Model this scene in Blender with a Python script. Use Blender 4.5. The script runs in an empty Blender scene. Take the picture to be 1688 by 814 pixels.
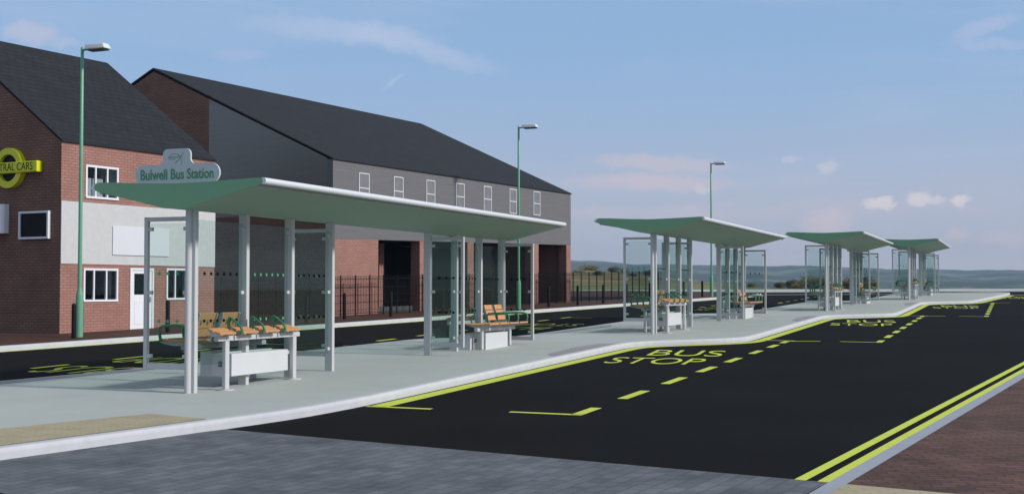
import bpy, bmesh, math, random
from mathutils import Vector, Matrix, Quaternion
random.seed(7)
sc = bpy.context.scene
col = sc.collection
rad = math.radians

# ------------------------------------------------------------------ frame of the place
EYE = 1.7588                      # eye height; the ground climbs gently ahead
GY, GX = 0.0204, 0.0016
KERB = 0.12
YAW = -0.3712                     # direction of the shelters
CU, SU = math.cos(YAW), math.sin(YAW)
U = Vector((-SU, CU)); V = Vector((-CU, -SU))
O = Vector((-4.3031, 17.6454))    # foot of the first shelter
YR = YAW - math.atan(.133)        # direction of the street
R = Vector((-math.sin(YR), math.cos(YR))); W = Vector((-math.cos(YR), -math.sin(YR)))
def gz(x, y, dz=0): return GY * y + GX * x + dz
def uv(u, v): return O + U * u + V * v
def P3(u, v, dz=0):
    q = uv(u, v); return Vector((q.x, q.y, gz(q.x, q.y, dz)))

# ------------------------------------------------------------------ materials
MATS = {}
def nt(m):
    m.use_nodes = True; t = m.node_tree; t.nodes.clear(); return t
def N(t, kind, **kw):
    n = t.nodes.new(kind)
    for k, v in kw.items():
        if k in n.inputs.keys(): n.inputs[k].default_value = v
        else: setattr(n, k, v)
    return n
def mat(name, rgb, rough=.6, metal=0, spec=.4, var=.12, vscale=3, bump=0, bscale=60, var2=None, aniso=None):
    """plain surface with slight, real unevenness of colour and gloss"""
    if name in MATS: return MATS[name]
    m = bpy.data.materials.new(name); t = nt(m); L = t.links
    out = N(t, 'ShaderNodeOutputMaterial'); b = N(t, 'ShaderNodeBsdfPrincipled')
    b.inputs['Roughness'].default_value = rough; b.inputs['Metallic'].default_value = metal
    b.inputs['Specular IOR Level'].default_value = spec
    tc = N(t, 'ShaderNodeTexCoord'); src = tc.outputs['Object']
    if aniso:
        mp = N(t, 'ShaderNodeMapping'); mp.inputs['Scale'].default_value = aniso
        L.new(src, mp.inputs[0]); src = mp.outputs[0]
    no = N(t, 'ShaderNodeTexNoise', Scale=vscale, Detail=6, Roughness=.6); L.new(src, no.inputs['Vector'])
    ramp = N(t, 'ShaderNodeValToRGB')
    lo = tuple(c * (1 - var) for c in rgb) + (1,); hi = tuple(min(1, c * (1 + var)) for c in rgb) + (1,)
    if var2: hi = tuple(var2) + (1,)
    ramp.color_ramp.elements[0].position = .3; ramp.color_ramp.elements[1].position = .7
    ramp.color_ramp.elements[0].color = lo; ramp.color_ramp.elements[1].color = hi
    L.new(no.outputs['Fac'], ramp.inputs[0]); L.new(ramp.outputs[0], b.inputs['Base Color'])
    if bump:
        n2 = N(t, 'ShaderNodeTexNoise', Scale=bscale, Detail=4); L.new(tc.outputs['Object'], n2.inputs['Vector'])
        bp = N(t, 'ShaderNodeBump', Strength=bump, Distance=.02); L.new(n2.outputs['Fac'], bp.inputs['Height'])
        L.new(bp.outputs[0], b.inputs['Normal'])
    L.new(b.outputs[0], out.inputs[0]); MATS[name] = m; return m
def brick(name, c1, c2, mortar, bw=.225, bh=.07, ms=.011, rough=.85, var=.25, off=.5, rot=0, bump=.4, patch=1.2, msmooth=.1, uv_=True, warp=0):
    m = bpy.data.materials.new(name); t = nt(m); L = t.links
    out = N(t, 'ShaderNodeOutputMaterial'); b = N(t, 'ShaderNodeBsdfPrincipled', Roughness=rough)
    b.inputs['Specular IOR Level'].default_value = .25
    tc = N(t, 'ShaderNodeTexCoord'); mp = N(t, 'ShaderNodeMapping'); mp.inputs['Rotation'].default_value = (0, 0, rot)
    L.new(tc.outputs['UV' if uv_ else 'Object'], mp.inputs[0]); src = mp.outputs[0]
    br = N(t, 'ShaderNodeTexBrick', Scale=1)
    br.inputs['Color1'].default_value = tuple(c1) + (1,); br.inputs['Color2'].default_value = tuple(c2) + (1,)
    br.inputs['Mortar'].default_value = tuple(mortar) + (1,)
    br.inputs['Brick Width'].default_value = bw; br.inputs['Row Height'].default_value = bh
    br.inputs['Mortar Size'].default_value = ms; br.inputs['Mortar Smooth'].default_value = msmooth
    br.offset = off; br.inputs['Bias'].default_value = 0
    L.new(src, br.inputs['Vector'])
    no = N(t, 'ShaderNodeTexNoise', Scale=patch, Detail=7, Roughness=.65); L.new(src, no.inputs['Vector'])
    mr = N(t, 'ShaderNodeMapRange'); mr.inputs[1].default_value = .3; mr.inputs[2].default_value = .7
    mr.inputs[3].default_value = 1 - var; mr.inputs[4].default_value = 1 + var
    L.new(no.outputs['Fac'], mr.inputs[0])
    mx = N(t, 'ShaderNodeMix', data_type='RGBA', blend_type='MULTIPLY'); mx.inputs[0].default_value = 1
    L.new(br.outputs['Color'], mx.inputs[6]); L.new(mr.outputs[0], mx.inputs[7])
    L.new(mx.outputs[2], b.inputs['Base Color'])
    bp = N(t, 'ShaderNodeBump', Strength=bump, Distance=.01); bp.invert = True
    L.new(br.outputs['Fac'], bp.inputs['Height']); L.new(bp.outputs[0], b.inputs['Normal'])
    L.new(b.outputs[0], out.inputs[0]); MATS[name] = m; return m
def glass(name, tint, refl=.06, body=(.5, .62, .58), haze=.12, dots=None):
    m = bpy.data.materials.new(name); t = nt(m); L = t.links
    out = N(t, 'ShaderNodeOutputMaterial')
    tr = N(t, 'ShaderNodeBsdfTransparent'); tr.inputs[0].default_value = tuple(tint) + (1,)
    gl = N(t, 'ShaderNodeBsdfGlossy', Roughness=.02); gl.inputs[0].default_value = (.9, .95, .93, 1)
    df = N(t, 'ShaderNodeBsdfDiffuse'); df.inputs[0].default_value = tuple(body) + (1,)
    fr = N(t, 'ShaderNodeFresnel', IOR=1.45)
    a = N(t, 'ShaderNodeMixShader'); a.inputs[0].default_value = haze
    L.new(tr.outputs[0], a.inputs[1]); L.new(df.outputs[0], a.inputs[2])
    mt = N(t, 'ShaderNodeMath', operation='MULTIPLY'); mt.inputs[1].default_value = refl; L.new(fr.outputs[0], mt.inputs[0])
    b = N(t, 'ShaderNodeMixShader'); L.new(mt.outputs[0], b.inputs[0]); L.new(a.outputs[0], b.inputs[1]); L.new(gl.outputs[0], b.inputs[2])
    last = b.outputs[0]
    if dots:      # dots=(axis, colour, centre or None)
        ax, dc, ctr = dots
        tc = N(t, 'ShaderNodeTexCoord'); sx = N(t, 'ShaderNodeSeparateXYZ'); L.new(tc.outputs['Object'], sx.inputs[0])
        def mth(op, a, b=None):
            n = N(t, 'ShaderNodeMath', operation=op)
            for i, q in enumerate((a, b)):
                if q is None: continue
                if isinstance(q, (int, float)): n.inputs[i].default_value = q
                else: L.new(q, n.inputs[i])
            return n.outputs[0]
        if ax == 'x':
            p_ = 1.2706 / 8; c = sx.outputs[0]; fr2 = mth('FRACT', mth('DIVIDE', mth('ADD', c, 0.0), 1.2706))
            rng = mth('MULTIPLY', mth('GREATER_THAN', fr2, .125), mth('LESS_THAN', fr2, .875)); c = mth('ADD', c, 0.0)
        else:
            p_ = .15; c = mth('SUBTRACT', sx.outputs[1], ctr - .075)
            rng = mth('LESS_THAN', mth('ABSOLUTE', mth('SUBTRACT', sx.outputs[1], ctr)), .22)
        dx = mth('MULTIPLY', mth('SUBTRACT', mth('FRACT', mth('DIVIDE', c, p_)), .5), p_)
        dz = mth('MINIMUM', mth('ABSOLUTE', mth('SUBTRACT', sx.outputs[2], 1.63)), mth('ABSOLUTE', mth('SUBTRACT', sx.outputs[2], .97)))
        rr = mth('SQRT', mth('ADD', mth('MULTIPLY', dx, dx), mth('MULTIPLY', dz, dz)))
        mask = mth('MULTIPLY', mth('LESS_THAN', rr, .023), rng)
        pd = N(t, 'ShaderNodeBsdfDiffuse'); pd.inputs[0].default_value = tuple(dc) + (1,)
        e = N(t, 'ShaderNodeMixShader'); L.new(mask, e.inputs[0]); L.new(last, e.inputs[1]); L.new(pd.outputs[0], e.inputs[2]); last = e.outputs[0]
    L.new(last, out.inputs[0]); MATS[name] = m; return m

M = {}
M['asphalt'] = mat('asphalt', (.0105, .0105, .0108), .92, spec=.05, var=.20, vscale=.3, bump=.12, bscale=180)
M['asphalt_old'] = mat('asphalt_side', (.016, .016, .017), .9, spec=.10, var=.15, vscale=.5, bump=.12, bscale=180)
M['slab'] = mat('pavement_concrete', (.43, .465, .44), .85, spec=.2, var=.045, vscale=1.1, bump=.08, bscale=120)
M['kerb'] = mat('kerb_concrete', (.52, .53, .56), .75, spec=.25, var=.06, vscale=4, bump=.06, bscale=90)
M['kerb_grey'] = mat('kerb_granite', (.33, .36, .41), .8, spec=.25, var=.06, vscale=4)
M['yellow'] = mat('yellow_road_paint', (.60, .67, .085), .7, spec=.25, var=.07, vscale=5, bump=.05, bscale=200)
M['buff'] = brick('buff_tactile', (.42, .365, .245), (.39, .34, .225), (.31, .27, .18), .2, .1, .006, var=.1, bump=.3, uv_=False, patch=3)
M['lilac'] = brick('grey_tactile', (.35, .325, .35), (.33, .31, .335), (.27, .255, .28), .2, .1, .008, var=.1, bump=.3, uv_=False, patch=3)
M['setts'] = brick('grey_block_paving', (.105, .115, .130), (.145, .157, .175), (.082, .090, .103), .26, .15, .007, var=.30, bump=.35, uv_=False, rot=-YR + rad(90), patch=1.6)
M['pave_left'] = brick('brown_block_paving', (.085, .038, .024), (.065, .03, .021), (.045, .024, .018), .2, .1, .008, var=.2, bump=.3, uv_=False, rot=-YR, patch=.8)
M['pave_right'] = brick('red_block_paving', (.140, .072, .056), (.095, .052, .043), (.058, .036, .032), .22, .11, .009, var=.38, bump=.5, uv_=False, rot=rad(4), patch=1.3)
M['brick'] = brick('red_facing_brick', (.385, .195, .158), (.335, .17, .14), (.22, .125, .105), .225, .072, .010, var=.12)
M['brick_shaded'] = brick('shaded_facing_brick', (.25, .135, .10), (.215, .115, .085), (.13, .075, .058), .225, .072, .012, var=.18)  # facing brick again, shade of the unlit walls put into its colour
M['render'] = mat('pale_render', (.56, .56, .565), .85, spec=.2, var=.05, vscale=6, bump=.2, bscale=60)
M['upvc'] = mat('white_upvc', (.78, .79, .83), .4, spec=.4, var=.02, vscale=3)
M['white_panel'] = mat('white_sign_panel', (.66, .68, .72), .45, spec=.4, var=.015)
M['roof'] = brick('slate_roof', (.021, .023, .028), (.017, .0185, .023), (.010, .011, .013), .3, .2, .014, rough=.75, var=.22, bump=.5, patch=1.5)
M['clad'] = mat('grey_cladding', (.150, .146, .152), .6, spec=.35, var=.10, vscale=1.0, aniso=(.6, .6, 12), bump=.03)
M['clad_side'] = mat('brushed_cladding', (.21, .205, .185), .42, metal=.5, spec=.4, var=.06, vscale=1.0, aniso=(.6, .6, 12), bump=.03)
M['black'] = mat('black_paint', (.008, .008, .009), .6, spec=.15, var=.1)
M['shade_black'] = mat('interior_shade', (.004, .004, .004), .95, spec=.02, var=.2)  # near-black colour standing in for shade inside bays and windows
M['room'] = mat('pale_interior', (.6, .6, .62), .9, spec=.1, var=.05)
M['steel'] = mat('satin_steel', (.52, .53, .53), .5, metal=.0, spec=.25, var=.02, vscale=2)
M['steel_b'] = mat('cast_aluminium', (.42, .45, .47), .4, metal=.25, spec=.5, var=.05, vscale=8)
M['fascia'] = mat('white_edge_tube', (.68, .70, .74), .3, spec=.5, var=.02)
M['soffit'] = mat('canopy_soffit', (.27, .39, .315), .6, spec=.4, var=.02, vscale=.8)
M['green'] = mat('green_fascia', (.20, .385, .235), .6, spec=.2, var=.02, vscale=2)
M['green_post'] = mat('green_gloss_paint', (.14, .37, .23), .4, spec=.5, var=.05, vscale=6)
M['green_arm'] = mat('green_arm_paint', (.04, .20, .10), .4, spec=.4, var=.05, vscale=8)
M['wood'] = mat('oiled_hardwood', (.60, .30, .13), .55, spec=.3, var=.14, vscale=9, aniso=(2, 22, 22), bump=.05)
M['cab'] = mat('pale_cabinet', (.60, .61, .62), .45, spec=.4, var=.02)
GA = ((.86, .92, .90), .06, (.42, .54, .50), .012)
for k_, ax_, c_, ct_ in (('x_black', 'x', (.006, .008, .008), None), ('x_green', 'x', (.09, .34, .18), None), ('l_green', 'y', (.10, .42, .22), .47), ('r_black', 'y', (.006, .008, .008), -.317)):
    M['glass_' + k_] = glass('toughened_glass_' + k_, *GA, dots=(ax_, c_, ct_))
M['window_glass'] = glass('window_glass', (.80, .84, .84), .08, (.3, .3, .3), .0)
M['lamp_grey'] = mat('lantern_casing', (.66, .68, .70), .35, spec=.5, var=.02)
M['lamp_lens'] = mat('lantern_lens', (.05, .06, .065), .2, spec=.6)
M['sign_grey'] = mat('grey_sign_face', (.50, .55, .57), .55, spec=.3, var=.02)
M['sign_text'] = mat('green_lettering', (.09, .29, .155), .6, spec=.2, var=.01)
M['sign_yellow'] = mat('yellow_sign', (.70, .72, .008), .4, spec=.4, var=.02)
M['grass'] = mat('grass', (.065, .105, .03), .95, spec=.1, var=.3, vscale=.15, var2=(.10, .13, .045))
M['leaf'] = mat('dry_green_leaves', (.14, .135, .055), .9, spec=.1, var=.4, vscale=1.5, var2=(.26, .21, .09))
M['leaf2'] = mat('dark_green_leaves', (.09, .105, .045), .9, spec=.1, var=.4, vscale=1.5, var2=(.18, .165, .07))
M['bark'] = mat('bark', (.07, .05, .035), .9, spec=.1, var=.3)
M['concrete'] = mat('grey_plinth', (.10, .105, .11), .9, spec=.2, var=.1)

# ------------------------------------------------------------------ mesh helpers
class MB:
    def __init__(s): s.v = []; s.f = []; s.sm = []
    def add(s, vs, fs, smooth=False):
        o = len(s.v); s.v += [Vector(v) for v in vs]; s.f += [tuple(i + o for i in f) for f in fs]; s.sm += [smooth] * len(fs); return s
    def box(s, x0, x1, y0, y1, z0, z1):
        vs = [(x, y, z) for z in (z0, z1) for y in (y0, y1) for x in (x0, x1)]
        return s.add(vs, [(0, 2, 3, 1), (4, 5, 7, 6), (0, 1, 5, 4), (2, 6, 7, 3), (0, 4, 6, 2), (1, 3, 7, 5)])
    def bbox(s, x0, x1, y0, y1, z0, z1, b=.006):
        """box with chamfered vertical and horizontal edges"""
        bm = bmesh.new(); bmesh.ops.create_cube(bm, size=1)
        for v in bm.verts: v.co = Vector((x0 + (v.co.x + .5) * (x1 - x0), y0 + (v.co.y + .5) * (y1 - y0), z0 + (v.co.z + .5) * (z1 - z0)))
        b = min(b, .45 * min(abs(x1 - x0), abs(y1 - y0), abs(z1 - z0)))
        bmesh.ops.bevel(bm, geom=list(bm.edges), offset=b, segments=2, affect='EDGES', profile=.6)
        s.bm(bm); return s
    def bm(s, bm, smooth=False, mtx=None):
        bm.verts.index_update(); bm.verts.ensure_lookup_table()
        vs = [(mtx @ v.co) if mtx else v.co.copy() for v in bm.verts]
        s.add(vs, [[v.index for v in f.verts] for f in bm.faces], smooth); bm.free(); return s
    def prism(s, pts, axis, a0, a1):
        """polygon pts (2D) extruded along axis 0/1/2"""
        def mk(p, a):
            if axis == 0: return (a, p[0], p[1])
            if axis == 1: return (p[0], a, p[1])
            return (p[0], p[1], a)
        n = len(pts); vs = [mk(p, a0) for p in pts] + [mk(p, a1) for p in pts]
        fs = [tuple(range(n)), tuple(range(2 * n - 1, n - 1, -1))] + [(i, i + n, (i + 1) % n + n, (i + 1) % n) for i in range(n)]
        return s.add(vs, fs)
    def tube(s, path, r, seg=12, cap=True, close=False):
        path = [Vector(p) for p in path]; n = len(path); rr = r if isinstance(r, (list, tuple)) else [r] * n
        rings = []; up = None
        for i, p in enumerate(path):
            if i == 0: d = path[1] - path[0]
            elif i == n - 1: d = path[-1] - path[-2]
            else: d = (path[i + 1] - path[i]).normalized() + (path[i] - path[i - 1]).normalized()
            d.normalize()
            if up is None:
                up = Vector((0, 0, 1)) if abs(d.z) < .9 else Vector((1, 0, 0))
            a = d.cross(up).normalized(); b = a.cross(d).normalized(); up = b
            rings.append([p + (a * math.cos(2 * math.pi * k / seg) + b * math.sin(2 * math.pi * k / seg)) * rr[i] for k in range(seg)])
        vs = [v for rg in rings for v in rg]; fs = []
        for i in range(n - 1):
            for k in range(seg):
                k2 = (k + 1) % seg; fs.append((i * seg + k, i * seg + k2, (i + 1) * seg + k2, (i + 1) * seg + k))
        s.add(vs, fs, True)
        if cap: s.add(rings[0], [tuple(range(seg - 1, -1, -1))]); s.add(rings[-1], [tuple(range(seg))])
        return s
    def build(s, name, m, parent=None, loc=None, rz=None, kind=None, fix=True):
        me = bpy.data.meshes.new(name)
        me.from_pydata([tuple(v) for v in s.v], [], s.f)
        if fix:
            bm = bmesh.new(); bm.from_mesh(me); bmesh.ops.recalc_face_normals(bm, faces=bm.faces); bm.to_mesh(me); bm.free()
        for p_, sm in zip(me.polygons, s.sm): p_.use_smooth = sm
        ul = me.uv_layers.new(name='UVMap')
        for p_ in me.polygons:
            n = p_.normal; ax = max(range(3), key=lambda i: abs(n[i]))
            for li in p_.loop_indices:
                c = me.vertices[me.loops[li].vertex_index].co
                if ax == 0: ul.data[li].uv = (c.y, c.z)
                elif ax == 1: ul.data[li].uv = (c.x, c.z)
                else: ul.data[li].uv = (c.x, c.y)
        me.materials.append(m)
        o = bpy.data.objects.new(name, me); col.objects.link(o)
        if parent: o.parent = parent
        if loc is not None: o.location = loc
        if rz is not None: o.rotation_euler = (0, 0, rz)
        if kind: o['kind'] = kind
        return o
def tag(o, label, cat, group=None):
    o['label'] = label; o['category'] = cat
    if group: o['group'] = group
    return o
def empty(name, loc, rz=0, label=None, cat=None, group=None, q=None):
    o = bpy.data.objects.new(name, None); col.objects.link(o); o.location = loc; o.rotation_euler = (0, 0, rz)
    o.empty_display_size = .3
    if label: tag(o, label, cat, group)
    return o
def kids(o): return [c for c in bpy.data.objects if c.parent == o]
def copy_tree(o, parent=None):
    ch = kids(o); c = o.copy(); col.objects.link(c); c.parent = parent
    for k in ch: copy_tree(k, c)
    return c
def text_mesh(name, body, size, m, parent=None, mtx=None, extrude=.0, offset=0, sx=1, align='LEFT', kind=None, space=1, fit=None):
    cu = bpy.data.curves.new(name, 'FONT'); cu.body = body; cu.size = size; cu.extrude = extrude; cu.offset = offset
    cu.align_x = align; cu.space_character = space; cu.resolution_u = 6
    to = bpy.data.objects.new(name, cu); col.objects.link(to)
    dg = bpy.context.evaluated_depsgraph_get(); dg.update()
    me = bpy.data.meshes.new_from_object(to.evaluated_get(dg)); bpy.data.objects.remove(to)
    me.materials.clear(); me.materials.append(m)
    if fit:      # (x0, x1, cap height): scale the words to an exact width and height
        xs_ = [q.co.x for q in me.vertices]; a_, b_ = min(xs_), max(xs_)
        for q in me.vertices: q.co.x = fit[0] + (q.co.x - a_) / (b_ - a_) * (fit[1] - fit[0]); q.co.y *= fit[2] / (.70 * size)
    if mtx: me.transform(mtx)
    o = bpy.data.objects.new(name, me); col.objects.link(o)
    if parent: o.parent = parent
    if kind: o['kind'] = kind
    return o

# --- ground-following helpers: polygons and sweeps given in (u,v) of the shelters' axis
def sheet(name, pts, dz, m, parent=None, kind=None, skirt=None, world=False):
    P = [(Vector(p) if world else uv(*p)) for p in pts]
    bm = bmesh.new(); vs = [bm.verts.new((p.x, p.y, gz(p.x, p.y, dz))) for p in P]; f = bm.faces.new(vs)
    if f.calc_center_median() is not None: f.normal_update()
    if f.normal.z < 0: f.normal_flip()
    bmesh.ops.triangulate(bm, faces=bm.faces)
    if skirt:
        bot = [bm.verts.new((p.x, p.y, gz(p.x, p.y, dz - skirt))) for p in P]
        for i in range(len(P)): 
            j = (i + 1) % len(P); bm.faces.new((vs[i], bot[i], bot[j], vs[j]))
        bmesh.ops.recalc_face_normals(bm, faces=bm.faces)
    me = bpy.data.meshes.new(name); bm.to_mesh(me); bm.free(); me.materials.append(m)
    o = bpy.data.objects.new(name, me); col.objects.link(o)
    if parent: o.parent = parent
    if kind: o['kind'] = kind
    return o
def offs(path, d, closed=False):
    """offset polyline in plane to its left by d (mitred)"""
    n = len(path); out = []
    for i, p in enumerate(path):
        a = path[i - 1] if (i > 0 or closed) else None; b = path[(i + 1) % n] if (i < n - 1 or closed) else None
        ds = []
        if a is not None: ds.append((p - a).normalized())
        if b is not None: ds.append((b - p).normalized())
        ns = [Vector((-t.y, t.x)) for t in ds]; m = sum(ns, Vector((0, 0))).normalized(); c = max(.5, m.dot(ns[0]))
        out.append(p + m * (d / c))
    return out
def chaikin(pts, it=2, closed=False, amt=.25):
    for _ in range(it):
        n = len(pts); out = [] if closed else [pts[0]]
        rng = range(n) if closed else range(n - 1)
        for i in rng:
            a, b = pts[i], pts[(i + 1) % n]; L = (b - a).length; t = min(amt, .5 / max(L, .01)) if L > 1.6 else amt
            if closed or i > 0: out.append(a + (b - a) * t)
            if closed or i < n - 2: out.append(b - (b - a) * t)
        if not closed: out.append(pts[-1])
        pts = out
    return pts
def sweep(name, path, prof, m, parent=None, closed=False, kind=None):
    """profile [(offset left, dz)] swept along a world 2D path on the ground"""
    lines = [offs(path, o, closed) for o, _ in prof]; n = len(path); k = len(prof); vs = []; fs = []
    for j, ln in enumerate(lines):
        for p in ln: vs.append((p.x, p.y, gz(p.x, p.y, prof[j][1])))
    for j in range(k - 1):
        for i in range(n if closed else n - 1):
            i2 = (i + 1) % n; fs.append((j * n + i, j * n + i2, (j + 1) * n + i2, (j + 1) * n + i))
    mb = MB().add(vs, fs); o = mb.build(name, m, parent, kind=kind, fix=False)
    me = o.data
    if me.polygons[-1].normal.z < 0:
        me.flip_normals()
    return o
KP = [(0, -KERB - .02), (0, -.045), (.006, -.022), (.018, -.006), (.04, 0), (.125, 0)]      # bullnosed kerb stone

# ================================================================== GROUND
road = empty('road', (0, 0, 0)); road['kind'] = 'structure'
mb = MB(); xs = [-70 + i * 10 for i in range(17)]; ys = [-12 + i * 9.3 for i in range(11)]
vs = [(x, y, gz(x, y, -KERB)) for y in ys for x in xs]; nx = len(xs)
fs = [(j * nx + i, j * nx + i + 1, (j + 1) * nx + i + 1, (j + 1) * nx + i) for j in range(len(ys) - 1) for i in range(nx - 1)]
mb.add(vs, fs).build('road_surface', M['asphalt'], road)

# ---- island pavement with saw-tooth kerbs
P_, Q_ = 16.3, -2.1
near = [(-14, 1.2), (-9.2, -.25), (-5.1, -1.38), (-2.45, -2.03), (-1.1, -2.32), (.4, -2.42)]
for k in range(3):
    near += [(12.7 + P_ * k, -2.42 + Q_ * k), (13.5 + P_ * k, -2.75 + Q_ * k), (15.0 + P_ * k, -4.15 + Q_ * k), (15.8 + P_ * k, -4.52 + Q_ * k)]
near += [(54, -9.25), (63.6, -10.2)]
near = [Vector(p) for p in near]
farend = [(66.6, -10.3), (67.6, -9.3), (66.8, -8.2), (61.2, -4.2)]
left = [(46.6, -3.5), (45.4, -1.75)]
for k in (1, 0):
    left += [(13.9 + P_ * k, .78 + Q_ * k), (12.75 + P_ * k, 2.62 + Q_ * k)]
left += [(9.1, 2.92), (3.4, 3.36), (.5, 3.88), (-3, 4.6), (-14, 6.5)]
ring = near + [Vector(p) for p in farend + left]
ring = [uv(p.x, p.y) for p in chaikin(ring, 2, True, .2)]
if sum(ring[i - 1].x * ring[i].y - ring[i].x * ring[i - 1].y for i in range(len(ring))) < 0: ring.reverse()
island = empty('island_pavement', (0, 0, 0)); island['kind'] = 'structure'
sweep('kerb', ring, KP, M['kerb'], island, True)
inner = offs(ring, .122, True)
sheet('paving_surface', [(p.x, p.y) for p in inner], -.001, M['slab'], island, world=True)
# tactile and dropped-kerb patches, 4 mm proud
sheet('buff_tactile_paving', [(-3.98, -.30), (-2.3, -.93), (-2.49, -1.87), (-3.8, -1.55), (-5.1, -1.22), (-9.2, -.08), (-12, .75), (-12, 1.9), (-9, .95)], .004, M['buff'], island)
sheet('grey_tactile_paving', [(-2.2, 4.28), (.6, 3.68), (3.2, 3.20), (3.6, 3.0), (3.0, 3.0), (.4, 3.40), (-2.3, 4.0)], .004, M['lilac'], island)
for k in range(3):
    sheet('grey_tactile_paving', [(8.2 + P_ * k, -2.28 + Q_ * k), (12.3 + P_ * k, -2.28 + Q_ * k), (12.0 + P_ * k, -1.95 + Q_ * k), (10.8 + P_ * k, -1.85 + Q_ * k), (8.6 + P_ * k, -2.0 + Q_ * k)], .004, M['lilac'], island)
for k in range(3):
    e0 = (16.6 + P_ * k, 2.62 + Q_ * (k + 1) - .14) if 0 else None
    sheet('grey_tactile_paving', [(15.0 + P_ * k, .62 + Q_ * k), (20.5 + P_ * k, .30 + Q_ * k), (19.5 + P_ * k, .02 + Q_ * k), (15.6 + P_ * k, .35 + Q_ * k)], .004, M['lilac'], island) if k < 2 else None
sheet('buff_tactile_paving', [(64.4, -7.0), (66.4, -8.3), (65.9, -9.6), (64.0, -9.3)], .004, M['buff'], island)

# ---- far-left pavement
def lk(u): return 9.88 - .139 * (u - 6.9)
lp = empty('left_pavement', (0, 0, 0)); lp['kind'] = 'structure'
path = [Vector((-16, lk(-16)))] + [Vector((u, lk(u))) for u in (10, 30, 48, 55)] + [Vector((58.5, 2.95)), Vector((61.2, 3.4)), Vector((63, 5.2)), Vector((64.5, 9.5)), Vector((66, 18)), Vector((68, 30))]
path = [uv(p.x, p.y) for p in chaikin(path, 2, False, .2)]
if 1: sweep('kerb', path, KP, M['kerb'], lp)
pin = offs(path, .122)
poly = [(p.x, p.y) for p in pin] + [tuple(uv(30, 34)), tuple(uv(-16, 34))]
sheet('paving_surface', poly, -.001, M['pave_left'], lp, world=True)
sheet('yard_surface', [(3.0, 60.6), (5.6, 63.2), (6.0, 67.5), (2.9, 68.6), (-22, 69), (-22, 60.4)], .004, M['asphalt_old'], lp, world=True)

# ---- right pavement: kerb runs in the street direction
def rk(u): return -8.93 - .1315 * (u + 3.6)
rp = empty('right_pavement', (0, 0, 0)); rp['kind'] = 'structure'
rpath = [uv(75, rk(75)), uv(9, rk(9)), uv(-3.6, rk(-3.6)), uv(-16, rk(-16))]
KF = -KERB + .012
sweep('kerb', rpath, [(0, KF - .03), (.004, KF), (.16, KF)], M['kerb_grey'], rp)
a = offs(rpath, .158)
sheet('paving_surface', [(p.x, p.y) for p in a] + [tuple(uv(-16, -34)), tuple(uv(75, -44))], KF - .001, M['pave_right'], rp, world=True)
i0, i1 = rk(-3.73) - .162, rk(-8) - .162
sheet('buff_tactile_paving', [(-3.70, i0), (-3.94, -10.48), (-4.6, -14), (-8.4, -14), (-8, i1)], KF + .004, M['buff'], rp)
# ---- raised crossing of grey blocks
sheet('block_paved_crossing', [(-2.42, -2.06), (-3.60, -8.92), (-8.4, -8.2), (-6.4, -2.3), (-6.0, -1.12), (-3.8, -1.62)], -KERB + .006, M['setts'], road)
# ---- flush strip at the far junction and far kerb
sheet('flush_kerb_strip', [(12.6, 75.6), (14.9, 75.1), (22.8, 76.5), (30, 73.4), (46, 73.9), (46, 75.4), (30, 75.0), (22.8, 78.1), (14.9, 76.7), (12.6, 77)], -KERB + .008, mat('worn_strip', (.14, .14, .155), .85), road, world=True)
fp = empty('far_pavement', (0, 0, 0)); fp['kind'] = 'structure'
fpath = [Vector((130, 90)), Vector((34, 84.4)), Vector((4, 82.3)), Vector((-70, 77))]
fpath = fpath[::-1]
fpath = list(reversed(fpath))
sweep('kerb', [p for p in fpath[::-1]], [(o_, z_ + .0) for o_, z_ in KP], M['kerb'], fp)
a = offs(fpath[::-1], .122)
sheet('paving_surface', [(p.x, p.y) for p in a] + [(130, 92.6), (34, 87), (4, 84.9), (-70, 79.6)], -.001, M['slab'], fp, world=True)

# ================================================================== ROAD MARKINGS
RM = -KERB + .004
def strip(mb, a, b, w, dz=RM):
    """painted bar between (u,v) points a and b, centred"""
    A, B = uv(*a), uv(*b); d = (B - A).normalized(); n = Vector((-d.y, d.x)) * w / 2
    q = [A - n, B - n, B + n, A + n]; mb.add([(p.x, p.y, gz(p.x, p.y, dz)) for p in q], [(0, 1, 2, 3)])
mk = MB()
# thick line round the bays, following the kerb
npth = [Vector(p) for p in near[4:]]; 
npth = [Vector((.25, -2.42))] + npth[2:]
bay = [uv(p.x, p.y) for p in chaikin(npth, 2, False, .2)]
o1 = offs(bay, -.07); o2 = offs(bay, -.33)
n = len(bay)
mk.add([(p.x, p.y, gz(p.x, p.y, RM)) for p in o1 + o2], [(i, i + n, i + n + 1, i + 1) for i in range(n - 1)])
for k in range(4):
    bu, bv = P_ * k, Q_ * k
    strip(mk, (.27 + bu, -2.46 + bv), (.27 + bu, -3.40 + bv), .11)
    strip(mk, (.33 + bu, -4.46 + bv), (.33 + bu, -5.42 + bv), .11)
    if k < 3:
        strip(mk, (16.35 + bu, -5.42 + bv), (16.6 + bu, -6.1 + bv), .11)
    us = [(.30, 1.15), (2.33, 3.54), (4.68, 5.91), (7.02, 8.23), (9.36, 10.55), (11.8, 12.82), (13.9, 14.9), (15.6, 16.4)]
    for a_, b_ in us:
        if k == 3 and a_ > 14: continue
        strip(mk, (a_ + bu, -5.35 + bv), (b_ + bu, -5.35 + bv), .15)
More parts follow.
